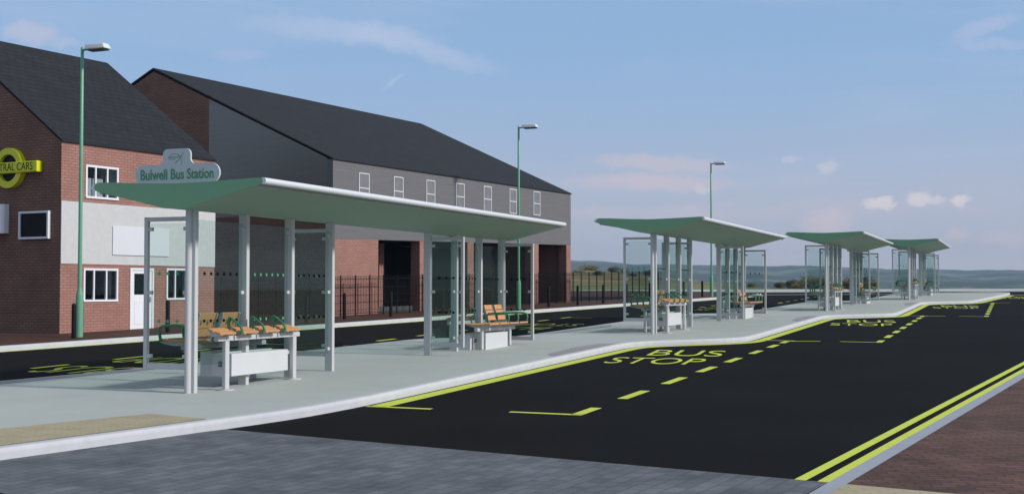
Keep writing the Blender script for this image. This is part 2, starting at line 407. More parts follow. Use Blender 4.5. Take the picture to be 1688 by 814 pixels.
# left bays
for k in range(-1, 4):
    bu, bv = P_ * k, Q_ * k
    for j in range(7):
        a_ = -3.2 + 2.28 * j; 
        if k == -1 and j < 4: continue
        strip(mk, (a_ + bu, 6.1 + bv), (a_ + .95 + bu, 6.08 + bv), .13)
    if k >= 0:
        strip(mk, (11.1 + bu, 6.1 + bv), (11.15 + bu, 5.2 + bv), .1)
        strip(mk, (11.2 + bu, 3.9 + bv), (11.25 + bu, 3.0 + bv), .1)
mk.build('bay_marking', M['yellow'], road, fix=False)
# double and single yellow lines along kerbs
dy = MB()
for o_ in (.05, .255):
    for (a_, b_) in ((-3.58, 75),):
        strip(dy, (a_, rk(a_) + o_ + .005), (b_, rk(b_) + o_ + .005), .105)
dy.build('double_yellow_line', M['yellow'], road, fix=False)
n = len(path); o1 = offs(path, -.02); o2 = offs(path, -.13)
MB().add([(p.x, p.y, gz(p.x, p.y, RM)) for p in o1 + o2], [(i, i + n, i + n + 1, i + 1) for i in range(n - 1)]).build('single_yellow_line', M['yellow'], road, fix=False)
def lettering(body, u, v, du, dv, hgt, wid, flip=False):
    """road lettering: baseline direction (du,dv), letters drawn hgt tall and wid wide"""
    o = text_mesh('road_lettering', body, 1, M['yellow'], road, offset=-.004)
    me = o.data; xs_ = [q.co.x for q in me.vertices]; ys_ = [q.co.y for q in me.vertices]
    x0, x1, y0, y1 = min(xs_), max(xs_), 0, .73
    D = Vector((du, dv)).normalized(); Nn = Vector((-D.y, D.x))
    for q in me.vertices:
        a_ = (q.co.x - x0) / (x1 - x0) * wid; b_ = (q.co.y - y0) / (y1 - y0) * hgt
        w_ = Vector((u, v)) + D * a_ + Nn * b_; p = uv(w_.x, w_.y)
        q.co = (p.x, p.y, gz(p.x, p.y, RM))
    if me.polygons[0].normal.z < 0: me.flip_normals()
    return o
for k in range(4):
    bu, bv = P_ * k, Q_ * k
    # baseline runs towards -v, letters rise along +u
    lettering('BUS', 10.62 + bu, -3.42 + bv, .12, -1, 1.8, 1.50)
    lettering('STOP', 8.40 + bu, -3.17 + bv, .10, -1, 1.62, 1.82)
for k in range(3):
    bu, bv = P_ * k, Q_ * k
    lettering('BUS', 4.45 + bu, 4.25 + bv, -.02, 1, 1.5, 1.5)
    lettering('STOP', 6.75 + bu, 4.0 + bv, -.02, 1, 1.45, 1.85)

# ================================================================== BUS SHELTER
S0 = 1.2706
RZ = YAW + math.pi / 2
def canopy_section():
    # (v, z) closed outline: shallow valley on top, keel below, rounded tips
    top = [(1.40, 2.885), (1.1, 2.878), (.6, 2.852), (.11, 2.838), (-.4, 2.848), (-.9, 2.864), (-1.18, 2.875)]
    tr = [(-1.225, 2.868), (-1.246, 2.845), (-1.246, 2.815), (-1.225, 2.792), (-1.18, 2.78)]
    bot = [(-.9, 2.715), (-.5, 2.622), (-.2, 2.545), (-.08, 2.512), (.11, 2.497), (.30, 2.512), (.42, 2.538), (.7, 2.603), (1.1, 2.69), (1.36, 2.748)]
    tl = [(1.42, 2.765), (1.462, 2.80), (1.466, 2.835), (1.44, 2.872)]
    return top + tr + bot + tl
def glass_pane(sh, x0, x1, y0, y1, z0, z1, along, dots, near_dots=True, dzs=(1.63, .97)):
    g = MB().box(x0, x1, y0, y1, z0, z1).build('glass_pane', M['glass_' + ('x_' if along == 'x' else 'l_' if y0 > 0 else 'r_') + dots], sh)
    for zz in (z0 + .08, (1.365), z1 - .08):
        for e in (0, 1):
            c = MB()
            if along == 'x':
                xx = x0 - .01 if e == 0 else x1 + .01; sx = 1 if e == 0 else -1
                c.bbox(min(xx - .02 * sx, xx + .055 * sx), max(xx - .02 * sx, xx + .055 * sx), y0 - .018, y1 + .018, zz - .026, zz + .026, .008)
            else:
                yy = y0 - .0 if e == 0 else y1; sy = 1 if e == 0 else -1
                c.bbox(x0 - .018, x1 + .018, min(yy - .045 * sy, yy + .04 * sy), max(yy - .045 * sy, yy + .04 * sy), zz - .026, zz + .026, .008)
            c.build('clamp', M['steel'], g)
    return g
def make_shelter():
    sh = empty('bus_shelter', P3(0, 0), RZ)
    for n in (0, 1, 2, 3, 6, 7, 8, 9):
        x = n * S0
        MB().bbox(x - .08, x, 0, .14, -.02, 2.56, .012).build('post', M['steel'], sh) if n < 5 else \
            MB().bbox(x - .08, x, 0, .14, .05, 2.56, .012).build('post', M['steel'], sh)
    # cross screens: left pair off posts 0 and 3, right pair off posts 6 and 9
    for n, side in ((0, 1), (3, 1), (6, -1), (9, -1)):
        x = n * S0 - .04
        f = MB()
        if side == 1: ya, yb = .145, .856; so0, so1 = .796, .856
        else: ya, yb = -.689, -.005; so0, so1 = -.689, -.629
        f.bbox(x - .03, x + .03, so0, so1, .308, 2.412, .008)
        q0, q1 = (ya, so0 - .002) if side == 1 else (so1 + .002, yb)
        f.bbox(x - .028, x + .028, q0, q1, 2.352, 2.410, .006)
        f.bbox(x - .028, x + .028, q0, q1, .310, .392, .006)
        if n == 0:   # rounded stile fixed to the face of the first post
            f.tube([(x - .055, .095, -.02), (x - .055, .095, 2.55)], .045, 20)
        if n == 9:
            f.tube([(x + .055, .045, .16), (x + .055, .045, 2.55)], .045, 20)
        f.build('screen_frame', M['steel'], sh)
        g0, g1 = (ya + .03, so0 - .03) if side == 1 else (so1 + .03, yb - .03)
        glass_pane(sh, x - .005, x + .005, g0, g1, .41, 2.325, 'y', 'green' if side == 1 else 'black')
    for n in (0, 1, 2, 6, 7, 8):
        x0 = n * S0 + .02; x1 = (n + 1) * S0 - .10
        glass_pane(sh, x0, x1, .062, .072, .36, 2.372, 'x', 'green' if n in (1,) else 'black')
    # canopy
    sec = canopy_section(); x0, x1 = -.367, 9 * S0 + .377
    c = MB(); k = len(sec)
    vs = [(x, v, z) for x in (x0 + .012, x1 - .012) for v, z in sec]
    c.add(vs, [tuple(range(k)), tuple(range(2 * k - 1, k - 1, -1))], False)
    c.add(vs, [(i, (i + 1) % k, (i + 1) % k + k, i + k) for i in range(k)], True)
    can = c.build('canopy', M['soffit'], sh)
    for xa, xb in ((x0 - .01, x0 + .010), (x1 - .010, x1 + .01)):
        cy, cz = .11, 2.7
        pts = [(cy + (v - cy) * 1.004, cz + (z - cz) * 1.02) for v, z in sec]
        MB().prism(pts, 0, xa, xb).build('end_fascia', M['green'], can)
    for yy, zz in ((-1.255, 2.835), (1.475, 2.822)):
        MB().tube([(x0 - .008, yy, zz), (x1 + .008, yy, zz)], .044, 16).build('edge_tube', M['fascia'], can)
    for yy, zz in ((-1.17, 2.768), (1.37, 2.742)):
        MB().box(x0 + .02, x1 - .02, yy - .02, yy + .02, zz - .012, zz + .012).build('drip_trim', mat('beige_trim', (.42, .40, .34), .5), can)
    MB().bbox(6.35 * S0, 7.4 * S0, .16, .30, 2.41, 2.50, .01).build('service_trunking', M['upvc'], can)
    return sh
def oriented(pts_fn): pass
def slat(mb, x0, x1, c, d, ln, th):
    """plank along x; cross-section centred at c=(y,z), long axis d (unit yz), length ln, thickness th"""
    d = Vector(d).normalized(); n = Vector((-d.y, d.x)); c = Vector(c)
    q = [c - d * ln / 2 - n * th / 2, c + d * ln / 2 - n * th / 2, c + d * ln / 2 + n * th / 2, c - d * ln / 2 + n * th / 2]
    bm = bmesh.new(); vs = [bm.verts.new((x, p.x, p.y)) for x in (x0, x1) for p in q]
    for f in [(0, 1, 2, 3), (7, 6, 5, 4), (0, 4, 5, 1), (1, 5, 6, 2), (2, 6, 7, 3), (3, 7, 4, 0)]: bm.faces.new([vs[i] for i in f])
    bmesh.ops.recalc_face_normals(bm, faces=bm.faces)
    bmesh.ops.bevel(bm, geom=list(bm.edges), offset=.006, segments=2, affect='EDGES', profile=.6); mb.bm(bm)
GS = GY * U.y + GX * U.x     # ground rise per metre along u
def make_perch(B):
    """row of four wooden perch seats; local frame = shelter floor; B: the copy turned round"""
    t = empty('perch_bench', (0, 0, 0))
    MB().bbox(.24, 2.42, -.17, -.10, .63, .70, .01).build('beam', M['steel'], t)
    for lx in (.47, 2.28):
        u_ = lx if not B else 9 * S0 - lx
        zg = GS * u_ - .06
        MB().bbox(lx - .05, lx + .05, -.165, -.105, zg + .008, .63, .012).build('leg', M['steel'], t)
        f = MB(); f.tube([(lx, -.135, zg - .01), (lx, -.135, zg + .012)], .125, 24); f.build('foot_plate', M['steel'], t)
    for i in range(4):
        x0 = .10 + .575 * i; x1 = x0 + .39
        s_ = MB(); d = Vector((.16, .050))
        slat(s_, x0, x1, (-.245, .752), d, .098, .030); slat(s_, x0, x1, (-.128, .789), d, .098, .030)
        s_.build('seat', M['wood'], t)
        for bx in (x0 + .06, x1 - .06):
            br = MB().prism([(-.285, .712), (-.17, .700), (-.10, .700), (-.07, .782), (-.085, .786), (-.285, .726)], 0, bx - .012, bx + .012)
            br.build('bracket', M['steel_b'], t)
    for i in range(3):
        x = .10 + .575 * (i + 1) - .052
        MB().tube([(x, -.09, .73), (x, -.075, .90), (x, -.085, .945), (x, -.11, .95), (x, -.24, .86), (x, -.285, .82), (x, -.30, .77), (x, -.27, .715)], [.022, .022, .02, .018, .018, .02, .02, .02], 8).build('armrest', M['green_arm'], t)
    cb = MB().bbox(.70, 2.22, -.08, .26, .12, .44, .008).build('cabinet', M['cab'], t)
    v = MB()
    for j in range(4): v.box(.692, .70, .04, .14, .255 + .02 * j, .265 + .02 * j)
    v.build('vent', M['black'], cb)
    return t
def make_chairs(B):
    """bench: four seats, the two with backs first; faces +y"""
    t = empty('seat_bench', (0, 0, 0))
    MB().bbox(.30, 2.40, .42, .50, .50, .57, .01).build('beam', M['steel'], t)
    for lx in (.55, 2.1):
        u_ = lx if not B else 9 * S0 - lx
        zg = GS * u_ - .06
        MB().bbox(lx - .05, lx + .05, .43, .49, zg + .006, .50, .01).build('leg', M['steel'], t)
    for i in range(4):
        x0 = .10 + .56 * i; x1 = x0 + .50
        s_ = MB()
        for j, zz in enumerate((.635, .628, .632, .645)):
            slat(s_, x0, x1, (.255 + .135 * j, zz), (1, (.05, .02, -.02, -.03)[j] * -1), .125, .03)
        s_.build('seat', M['wood'], t)
        for bx in (x0 + .05, x1 - .05):
            br = MB().prism([(.20, .62), (.24, .60), (.42, .565), (.52, .565), (.70, .60), (.74, .625), (.70, .625), (.25, .612)], 0, bx - .012, bx + .012)
            br.build('bracket', M['steel_b'], t)
        if i in (0, 1):
            k = MB(); d = Vector((-.10, .30)).normalized()
            for j in range(3):
                c = Vector((.20, .695)) + d * (.055 + .118 * j)
                slat(k, x0 + .05, x1 - .05, c, d, .104, .028)
            bk = k.build('backrest', M['wood'], t)
            for bx in (x0 + .03, x1 - .044):
                e = MB().prism([(.26, .60), (.19, .60), (.165, .70), (.06, 1.0), (.075, 1.025), (.11, 1.02), (.205, .72)], 0, bx, bx + .014)
                e.build('back_frame', M['steel_b'], t)
    for x in (.08, .63, 1.19):
        MB().tube([(x, .22, .62), (x, .20, .80), (x, .24, .84), (x, .40, .852), (x, .60, .845), (x, .68, .82), (x, .70, .76), (x, .67, .62)], [.02, .022, .022, .02, .02, .022, .022, .02], 8).build('armrest', M['green_arm'], t)
    cb = MB().bbox(.80, 2.02, .08, .52, .10, .46, .008).build('cabinet', M['cab'], t)
    v = MB()
    for j in range(4): v.box(2.02, 2.028, .20, .32, .27 + .02 * j, .28 + .02 * j); v.box(.792, .80, .20, .32, .27 + .02 * j, .28 + .02 * j)
    v.build('vent', M['black'], cb)
    return t
SH = [(-4.3031, 17.6454), (3.6196, 32.0891), (11.5638, 46.8827), (18.887, 60.856)]
sh0 = make_shelter()
perchA, perchB, chairA, chairB = make_perch(False), make_perch(True), make_chairs(False), make_chairs(True)
ordn = ['nearest', 'second', 'third', 'farthest']
where = ['nearest shelter, under the station name sign', 'second shelter from the left', 'third shelter from the left', 'farthest shelter, at the end of the island']
slab_ = ['bus shelter nearest the camera, green edged canopy carrying the station name sign',
         'second bus shelter along the island, in front of the far green lamp post',
         'third bus shelter along the island, standing between the second and the farthest',
         'farthest and smallest looking bus shelter at the far tip of the island']
for i, (x, y) in enumerate(SH):
    zb = gz(x, y)
    s = sh0 if i == 0 else copy_tree(sh0)
    s.location = (x, y, zb); s.rotation_euler = (0, 0, RZ); tag(s, slab_[i], 'bus shelter', 'bus shelters along the island')
    Pq = Vector((x, y)); far = Pq + U * (9 * S0) + V * .14
    for src, loc, rz, cat, lab, grp in (
        (perchA, Pq, RZ, 'perch bench', 'four wooden perch seats facing the bays at the near end of the %s' , 'perch benches'),
        (chairA, Pq, RZ, 'bench', 'wooden bench with backrests behind the near posts of the %s', 'benches with backrests'),
        (perchB, far, RZ + math.pi, 'perch bench', 'wooden perch seats behind the far posts of the %s', 'perch benches'),
        (chairB, far, RZ + math.pi, 'bench', 'wooden bench with backrests facing the bays at the far end of the %s', 'benches with backrests')):
        o = src if i == 0 else copy_tree(src)
        o.location = (loc.x, loc.y, zb + .06); o.rotation_euler = (0, 0, rz)
        nm = ['nearest shelter', 'second shelter', 'third shelter', 'farthest shelter'][i]
        lab = lab.replace(' of the %s end, near end of its posts', ' at the near end of the %s')
        tag(o, lab % nm, cat, grp)

# ---- station name sign on the first canopy (plane u=-.30)
sg = empty('station_sign', P3(-.30, .16) + Vector((0, 0, .0)), RZ + math.pi / 2, 'grey station name sign with green words standing on the nearest canopy', 'sign')
sg.location.z = gz(*SH[0]) + 2.84
def rrect(x0, x1, z0, z1, r, n=8, start=0):
    out = []
    for cx, cz, a0 in ((x1 - r, z1 - r, 0), (x0 + r, z1 - r, 90), (x0 + r, z0 + r, 180), (x1 - r, z0 + r, 270)):
        for k in range(n + 1): a = rad(a0 + 90 * k / n); out.append((cx + r * math.cos(a), cz + r * math.sin(a)))
    return out
# local frame of the sign: +x = towards the camera's left (v)... so the words run along -x; mirrored by rotation below
sg.rotation_euler = (0, 0, RZ - math.pi / 2)      # local +x = -v (photo right), local +y = +u (away)
def sign_outline():
    pts = []
    def arc(cx, cz, r, a0, a1, n=8):
        for k in range(n + 1): a = rad(a0 + (a1 - a0) * k / n); pts.append((cx + r * math.cos(a), cz + r * math.sin(a)))
    # heights relative to bar bottom
    arc(-.55, .125, .125, 180, 270); arc(.555, .135, .135, -90, 90, 14)
    arc(.30, .27 + .075, .075, 270, 180); arc(.145, .40, .08, 0, 90)
    arc(-.145, .40, .08, 90, 180); arc(-.30, .27 + .075, .075, 0, -90); arc(-.55, .135, .135, 90, 180)
    return pts
pan = MB().prism(sign_outline(), 1, 0, .03).build('sign_panel', M['sign_grey'], sg)
for xx in (-.4, .4):
    MB().bbox(xx - .02, xx + .02, .031, .055, -.09, .2, .005).build('bracket', M['steel'], sg)
rotx = Matrix.Rotation(math.pi / 2, 4, 'X')
text_mesh('sign_words', 'Bulwell Bus Station', .205, M['sign_text'], pan, Matrix.Translation((0, -.004, .068)) @ rotx, extrude=.002, offset=.0032, fit=(-.585, .60, .138))
lg = MB()
def ribbon(pts, w):
    pts = [Vector(p) for p in pts]; L = offs(pts, w / 2); Rr = offs(pts, -w / 2); n = len(pts)
    lg.add([(p.x, -.003, p.y) for p in L + Rr], [(i, i + 1, i + 1 + n, i + n) for i in range(n - 1)])
ribbon([(-.06 + .10 * math.cos(rad(a)) + .03, .335 + .075 * math.sin(rad(a))) for a in range(150, 10, -14)], .006)
ribbon([(.115, .43), (.085, .385), (.05, .345), (.01, .305), (-.02, .285)], .008)
ribbon([(.02, .395), (.06, .36), (.085, .32), (.09, .28), (.075, .25)], .006)
for x0 in [-.135 + .019 * i for i in range(9)]:
    ribbon([(x0, .362), (x0 + .013, .362)], .009); ribbon([(x0, .352), (x0 + .002, .374)], .003)
for x0 in [-.13 + .014 * i for i in range(8)]:
    ribbon([(x0, .338), (x0 + .010, .338)], .008)
lg.build('sign_emblem', M['sign_text'], pan, fix=False)

# ================================================================== BUILDINGS
def wallgrid(mb, x0, x1, z0, z1, y0, y1, holes):
    xs = sorted({x0, x1} | {h[0] for h in holes} | {h[1] for h in holes}); zs = sorted({z0, z1} | {h[2] for h in holes} | {h[3] for h in holes})
    for i in range(len(xs) - 1):
        for j in range(len(zs) - 1):
            cx, cz = (xs[i] + xs[i + 1]) / 2, (zs[j] + zs[j + 1]) / 2
            if any(h[0] < cx < h[1] and h[2] < cz < h[3] for h in holes): continue
            mb.box(xs[i], xs[i + 1], y0, y1, zs[j], zs[j + 1])
def clean(mb):
    """weld neighbouring wall cells and drop the faces between them"""
    bm = bmesh.new(); vs = [bm.verts.new(v) for v in mb.v]
    for f in mb.f:
        try: bm.faces.new([vs[i] for i in f])
        except ValueError: pass
    bmesh.ops.remove_doubles(bm, verts=bm.verts, dist=.0005)
    seen = {}
    for f in bm.faces: seen.setdefault(tuple(sorted(v.index for v in f.verts)), []).append(f)
    bm.verts.index_update(); seen = {}
    for f in bm.faces: seen.setdefault(tuple(sorted(v.index for v in f.verts)), []).append(f)
    kill = [f for fl in seen.values() if len(fl) > 1 for f in fl]
    bmesh.ops.delete(bm, geom=kill, context='FACES')
    out = MB(); out.bm(bm); return out
def window(parent, x0, x1, z0, z1, mull=(.30, .66), fw=.055, room=.48, back='shade_black', sides='room', proud=.02, blind=False):
    f = MB()
    f.box(x0, x1, -proud, .05, z1 - fw, z1); f.box(x0, x1, -proud - .01, .05, z0, z0 + fw)
    f.box(x0, x0 + fw, -proud + .003, .048, z0 + fw, z1 - fw); f.box(x1 - fw, x1, -proud + .003, .048, z0 + fw, z1 - fw)
    w = x1 - x0
    for m_ in mull: xm = x0 + w * m_; f.box(xm - fw * .42, xm + fw * .42, -proud + .005, .046, z0 + fw, z1 - fw)
    fr = f.build('window', M['upvc'], parent)
    MB().box(x0 + fw * .6, x1 - fw * .6, .018, .024, z0 + fw * .6, z1 - fw * .6).build('pane', M['window_glass'], fr)
    s = MB(); d = room
    s.add([(x0, .06, z0), (x0, d, z0), (x0, d, z1), (x0, .06, z1)], [(0, 1, 2, 3)])
    s.add([(x1, .06, z0), (x1, d, z0), (x1, d, z1), (x1, .06, z1)], [(0, 1, 2, 3)])
    s.add([(x0, .06, z0), (x1, .06, z0), (x1, d, z0), (x0, d, z0)], [(0, 1, 2, 3)])
    s.add([(x0, .06, z1), (x1, .06, z1), (x1, d, z1), (x0, d, z1)], [(0, 1, 2, 3)])
    s.build('reveal', M[sides], fr, fix=False)
    MB().add([(x0, d, z0), (x1, d, z0), (x1, d, z1), (x0, d, z1)], [(0, 1, 2, 3)]).build('backing', M[back], fr, fix=False)
    if blind:
        MB().box(x0 + fw, x0 + w * .62, .12, .13, z0 + fw, z0 + (z1 - z0) * .62).build('blind', M['room'], fr)
    return fr
# ---- corner building
C1 = Vector((-11.45835, 32.59437)); g1 = gz(C1.x, C1.y)
EZ, AZ, LN, DD = 4.892, 8.093, 5.703, 4.438
b1 = empty('corner_building', (C1.x, C1.y, g1), YR + math.pi / 2, 'red brick corner building with a white band and steep slate roof at the left', 'building')
door = (2.385, 3.262, .06, 1.70)
wins = [(.76, 1.95, .80, 1.67), (3.75, 4.90, .83, 1.71), (.80, 1.93, 3.49, 4.36), (3.75, 4.90, 3.50, 4.37)]
fw_ = MB(); wallgrid(fw_, 0, LN, -.4, EZ - .003, 0, .25, [door] + wins); clean(fw_).build('wall', M['brick'], b1)
MB().prism([(.252, -.4), (2 * DD, -.4), (2 * DD, EZ - .003), (DD, AZ - .05), (.252, EZ + .15), ], 0, .0, .25).build('wall', M['brick_shaded'], b1)
MB().prism([(.0025, -.4 + .0), (.252, -.4), (.252, EZ + .14), (.0025, EZ - .003)], 0, -.003, -.001).build('wall', M['brick_shaded'], b1)
MB().prism([(.252, -.4), (2 * DD, -.4), (2 * DD, EZ - .003), (DD, AZ - .05), (.252, EZ + .15)], 0, LN - .25, LN).build('wall', M['brick_shaded'], b1)
MB().box(.252, LN - .252, 2 * DD - .25, 2 * DD - .002, -.4, EZ - .01).build('wall', M['brick_shaded'], b1)
r_ = MB(); th = .06
r_.prism([(-.05, EZ - .02), (DD, AZ), (DD, AZ + th), (-.05, EZ - .02 + th * .6)], 0, -.02, LN + .02)
r_.prism([(2 * DD + .05, EZ - .02), (2 * DD + .05, EZ + .04), (DD + .001, AZ + th), (DD + .001, AZ)], 0, -.02, LN + .02)
r_.build('roof', M['roof'], b1)
bd = MB(); wallgrid(bd, .0, LN + .002, 1.775, 3.375, -.022, -.001, []); bd.build('render_band', M['render'], b1)
MB().bbox(1.713, 3.80, -.052, -.024, 2.035, 2.795, .004).build('sign_panel', M['white_panel'], b1)
for i, w in enumerate(wins): window(b1, *w, blind=(i == 2))
# door
d0, d1, dz0, dz1 = door
f = MB(); f.box(d0, d0 + .06, -.02, .06, dz0 - .2, dz1); f.box(d1 - .06, d1, -.02, .06, dz0 - .2, dz1); f.box(d0 + .06, d1 - .06, -.02, .06, dz1 - .06, dz1)
fr = f.build('door', M['upvc'], b1)
f = MB(); a0, a1 = d0 + .065, d1 - .065
f.box(a0, a1, .0, .045, dz0 - .2, .98); f.box(a0, a0 + .09, .0, .045, .98, dz1 - .065); f.box(a1 - .09, a1, .0, .045, .98, dz1 - .065); f.box(a0 + .09, a1 - .09, .0, .045, dz1 - .15, dz1 - .065)
f.box(a0 + .1, a1 - .1, -.008, .0, .18, .82)
f.build('door_leaf', M['upvc'], fr)
MB().box(a0 + .09, a1 - .09, .02, .026, .98, dz1 - .15).build('pane', M['window_glass'], fr)
MB().bbox(a1 - .075, a1 - .05, -.04, -.002, .78, .92, .005).build('handle', M['steel'], fr)
s = MB(); s.add([(a0, .7, dz0), (a1 - .25, .7, dz0), (a1 - .25, .7, dz1), (a0, .7, dz1)], [(0, 1, 2, 3)]); s.build('backing', M['shade_black'], fr, fix=False)
MB().box(a1 - .25, a1 + .05, .68, .70, dz0, dz1).build('inner_wall', M['room'], fr)
# things on its shade-toned gable wall (local x<0 faces the camera)
def on1(x, y, z): return Matrix.Translation((C1.x, C1.y, g1)) @ Matrix.Rotation(YR + math.pi / 2, 4, 'Z') @ Vector((x, y, z))
rd = empty('roundel_sign', on1(-.004, 1.80, 4.27), YR + math.pi / 2, 'yellow roundel taxi sign with a crossbar on the shaded brick gable', 'sign')
ring_ = MB(); seg = 48
for ra, rb, xa, xb in ((.355, .525, -.16, -.0),):
    vs = []
    for x_, r__ in ((xa, ra), (xa, rb), (xb, rb), (xb, ra)):
        vs += [(x_, r__ * math.cos(2 * math.pi * k / seg), r__ * math.sin(2 * math.pi * k / seg)) for k in range(seg)]
    fs = [(j * seg + k, j * seg + (k + 1) % seg, ((j + 1) % 4) * seg + (k + 1) % seg, ((j + 1) % 4) * seg + k) for j in range(4) for k in range(seg)]
    ring_.add(vs, fs)
ring_.build('ring', M['sign_yellow'], rd)
MB().tube([(-.06, 0, 0), (-.0, 0, 0)], .352, 40).build('disc', M['black'], rd)
bar = MB().bbox(-.20, -.002, -1.13, 1.13, -.145, .145, .03).build('crossbar', M['sign_yellow'], rd)
mt = Matrix(((0, 0, -1, -.203), (-1, 0, 0, 0), (0, 1, 0, -.082), (0, 0, 0, 1)))
text_mesh('sign_words', 'CENTRAL CARS', .235, M['black'], bar, mt, extrude=.002, offset=-.001, fit=(-.75, .98, .20))
nb = empty('notice_board', on1(-.002, .885, 2.765), YR + math.pi / 2, 'black notice board in a white frame on the shaded brick gable', 'notice board')
f = MB(); y0, y1, z0, z1 = -.548, .548, -.355, .36; fw2 = .055
f.bbox(-.11, -.001, y0, y0 + fw2, z0, z1, .006); f.bbox(-.11, -.001, y1 - fw2, y1, z0, z1, .006); f.bbox(-.108, -.001, y0 + fw2, y1 - fw2, z0, z0 + fw2, .006); f.bbox(-.108, -.001, y0 + fw2, y1 - fw2, z1 - fw2, z1, .006)
f.build('frame', M['upvc'], nb); MB().box(-.07, -.004, y0 + fw2, y1 - fw2, z0 + fw2, z1 - fw2).build('board', M['black'], nb)
lb = MB(); q = [(-.002, -.35), (-.10, -.35), (-.19, -.28), (-.24, -.15), (-.26, 0.1), (-.24, .28), (-.2, .42), (-.002, .42)]
pts = [(x_, y_) for x_, y_ in [(-.0, -.75), (-.14, -.74), (-.24, -.62), (-.27, -.4), (-.27, .4), (-.24, .62), (-.14, .74), (0, .75)]]
wb = MB().prism(pts, 2, -.38, .38).build('wall_sign', M['upvc'], None, loc=on1(-.004, 2.66, 2.957), rz=YR + math.pi / 2)
tag(wb, 'white curved sign box cut off by the left edge of the photo', 'sign')

# ---- long building
C2 = Vector((-6.0311, 43.19052)); g2 = gz(C2.x, C2.y)
b2 = empty('long_building', (C2.x, C2.y, g2), YR + math.pi / 2, 'long building with grey clad upper floor, open brick bays and slate roof', 'building')
LN2, D2, E2, A2 = 18.10, 8.2, 5.29, 8.98
def bb(a): return 2.60 + .0185 * a
# cladding upper front
hw = [(1.47, 2.09), (3.62, 4.23), (5.79, 6.40), (7.94, 8.57), (10.10, 10.73), (12.26, 12.87), (14.41, 15.04)]
MB().prism([(0, bb(0)), (LN2, bb(LN2)), (LN2, E2), (0, E2)], 1, 0, .25).build('upper_wall', M['clad'], b2)
# near gable: clad strip and brick
MB().prism([(.252, 3.45), (5.5, 3.45), (5.5, E2 + (A2 - E2) * 5.5 / D2 - .06), (.252, E2 + .05)], 0, 0, .25).build('upper_wall', M['clad_side'], b2)
MB().prism([(.252, -.3), (5.5, -.3), (5.5, 3.448), (.252, 3.448)], 0, .004, .25).build('wall', M['brick_shaded'], b2)
MB().prism([(5.502, -.3), (2 * D2, -.3), (2 * D2, E2), (D2, A2 - .06), (5.502, E2 + (A2 - E2) * 5.5 / D2 - .06)], 0, .004, .25).build('wall', M['brick_shaded'], b2)
MB().prism([(.252, -.3), (2 * D2, -.3), (2 * D2, E2), (D2, A2 - .06), (.252, E2 + .05)], 0, LN2 - .25, LN2).build('wall', M['brick'], b2)
MB().box(.252, LN2 - .252, 2 * D2 - .25, 2 * D2 - .002, -.3, E2 - .01).build('wall', M['brick_shaded'], b2)
# brick ground floor
MB().prism([(.0, -.3), (2.68, -.3), (2.68, bb(2.68) - .002), (0, bb(0) - .002)], 1, .004, .25).build('wall', M['brick'], b2)
MB().prism([(4.9, -.3), (5.22, -.3), (5.22, bb(4.5) - .05), (4.9, bb(4.1) - .05)], 1, 1.5, 1.8).build('pier', M['brick'], b2)
for a0_, a1_ in ((5.38, 5.66), (8.86, 9.34), (14.42, 14.92), (17.66, 18.10)):
    MB().prism([(a0_, -.3), (a1_, -.3), (a1_, bb(a1_) - .002), (a0_, bb(a0_) - .002)], 1, .004, .40).build('pier', M['brick'], b2)
MB().box(2.68, 14.42, 2.6, 2.65, -.3, 2.62).build('bay_shade_sheet', M['shade_black'], b2)  # added sheet closing the bays, their deep shade painted as black
MB().box(2.43, 2.68, .26, 2.6, -.3, 2.62).build('inner_wall', M['brick_shaded'], b2)
MB().box(14.43, 14.60, .42, 5, -.3, 2.8).build('inner_wall', M['brick_shaded'], b2)
MB().box(14.6, 17.84, 5, 5.1, -.3, 2.8).build('bay_shade_sheet', M['shade_black'], b2)
MB().prism([(2.69, 2.62), (17.84, 2.9), (17.84, 2.95), (2.69, 2.67)], 1, .26, 5.2).build('bay_ceiling', M['shade_black'], b2)
MB().prism([(2.69, .055), (17.84, .345), (17.84, .36), (2.69, .07)], 1, .41, 5.0).build('bay_floor', M['shade_black'], b2)
MB().prism([(2.69, -.2), (5.34, -.2), (5.34, .30), (2.69, .27)], 1, .30, .38).build('plinth', M['concrete'], b2)
r_ = MB(); th = .07
r_.prism([(-.05, E2 - .02), (D2, A2), (D2, A2 + th), (-.05, E2 - .02 + th * .5)], 0, -.03, LN2 + .03)
r_.prism([(2 * D2 + .05, E2 - .02), (2 * D2 + .05, E2 + .04), (D2 + .001, A2 + th), (D2 + .001, A2)], 0, -.03, LN2 + .03)
r_.build('roof', M['roof'], b2)
for i, (x0, x1) in enumerate(hw):
    zt = 4.92 + .0172 * x0; zb_ = zt - 1.04; fr_ = .028; f = MB()
    f.box(x0, x1, -.03, -.001, zt - fr_, zt); f.box(x0, x1, -.03, -.001, zb_, zb_ + fr_)
    f.box(x0, x0 + fr_, -.028, -.001, zb_ + fr_, zt - fr_); f.box(x1 - fr_, x1, -.028, -.001, zb_ + fr_, zt - fr_)
    f.box(x0 + fr_, x1 - fr_, -.027, -.001, zb_ + .50, zb_ + .50 + fr_)
    w = f.build('window', M['upvc'], b2)
    g = MB().box(x0 + fr_, x1 - fr_, -.012, -.002, zb_ + fr_, zt - fr_).build('louvre_panel', mat('grey_louvre', (.19, .19, .20), .5), w)

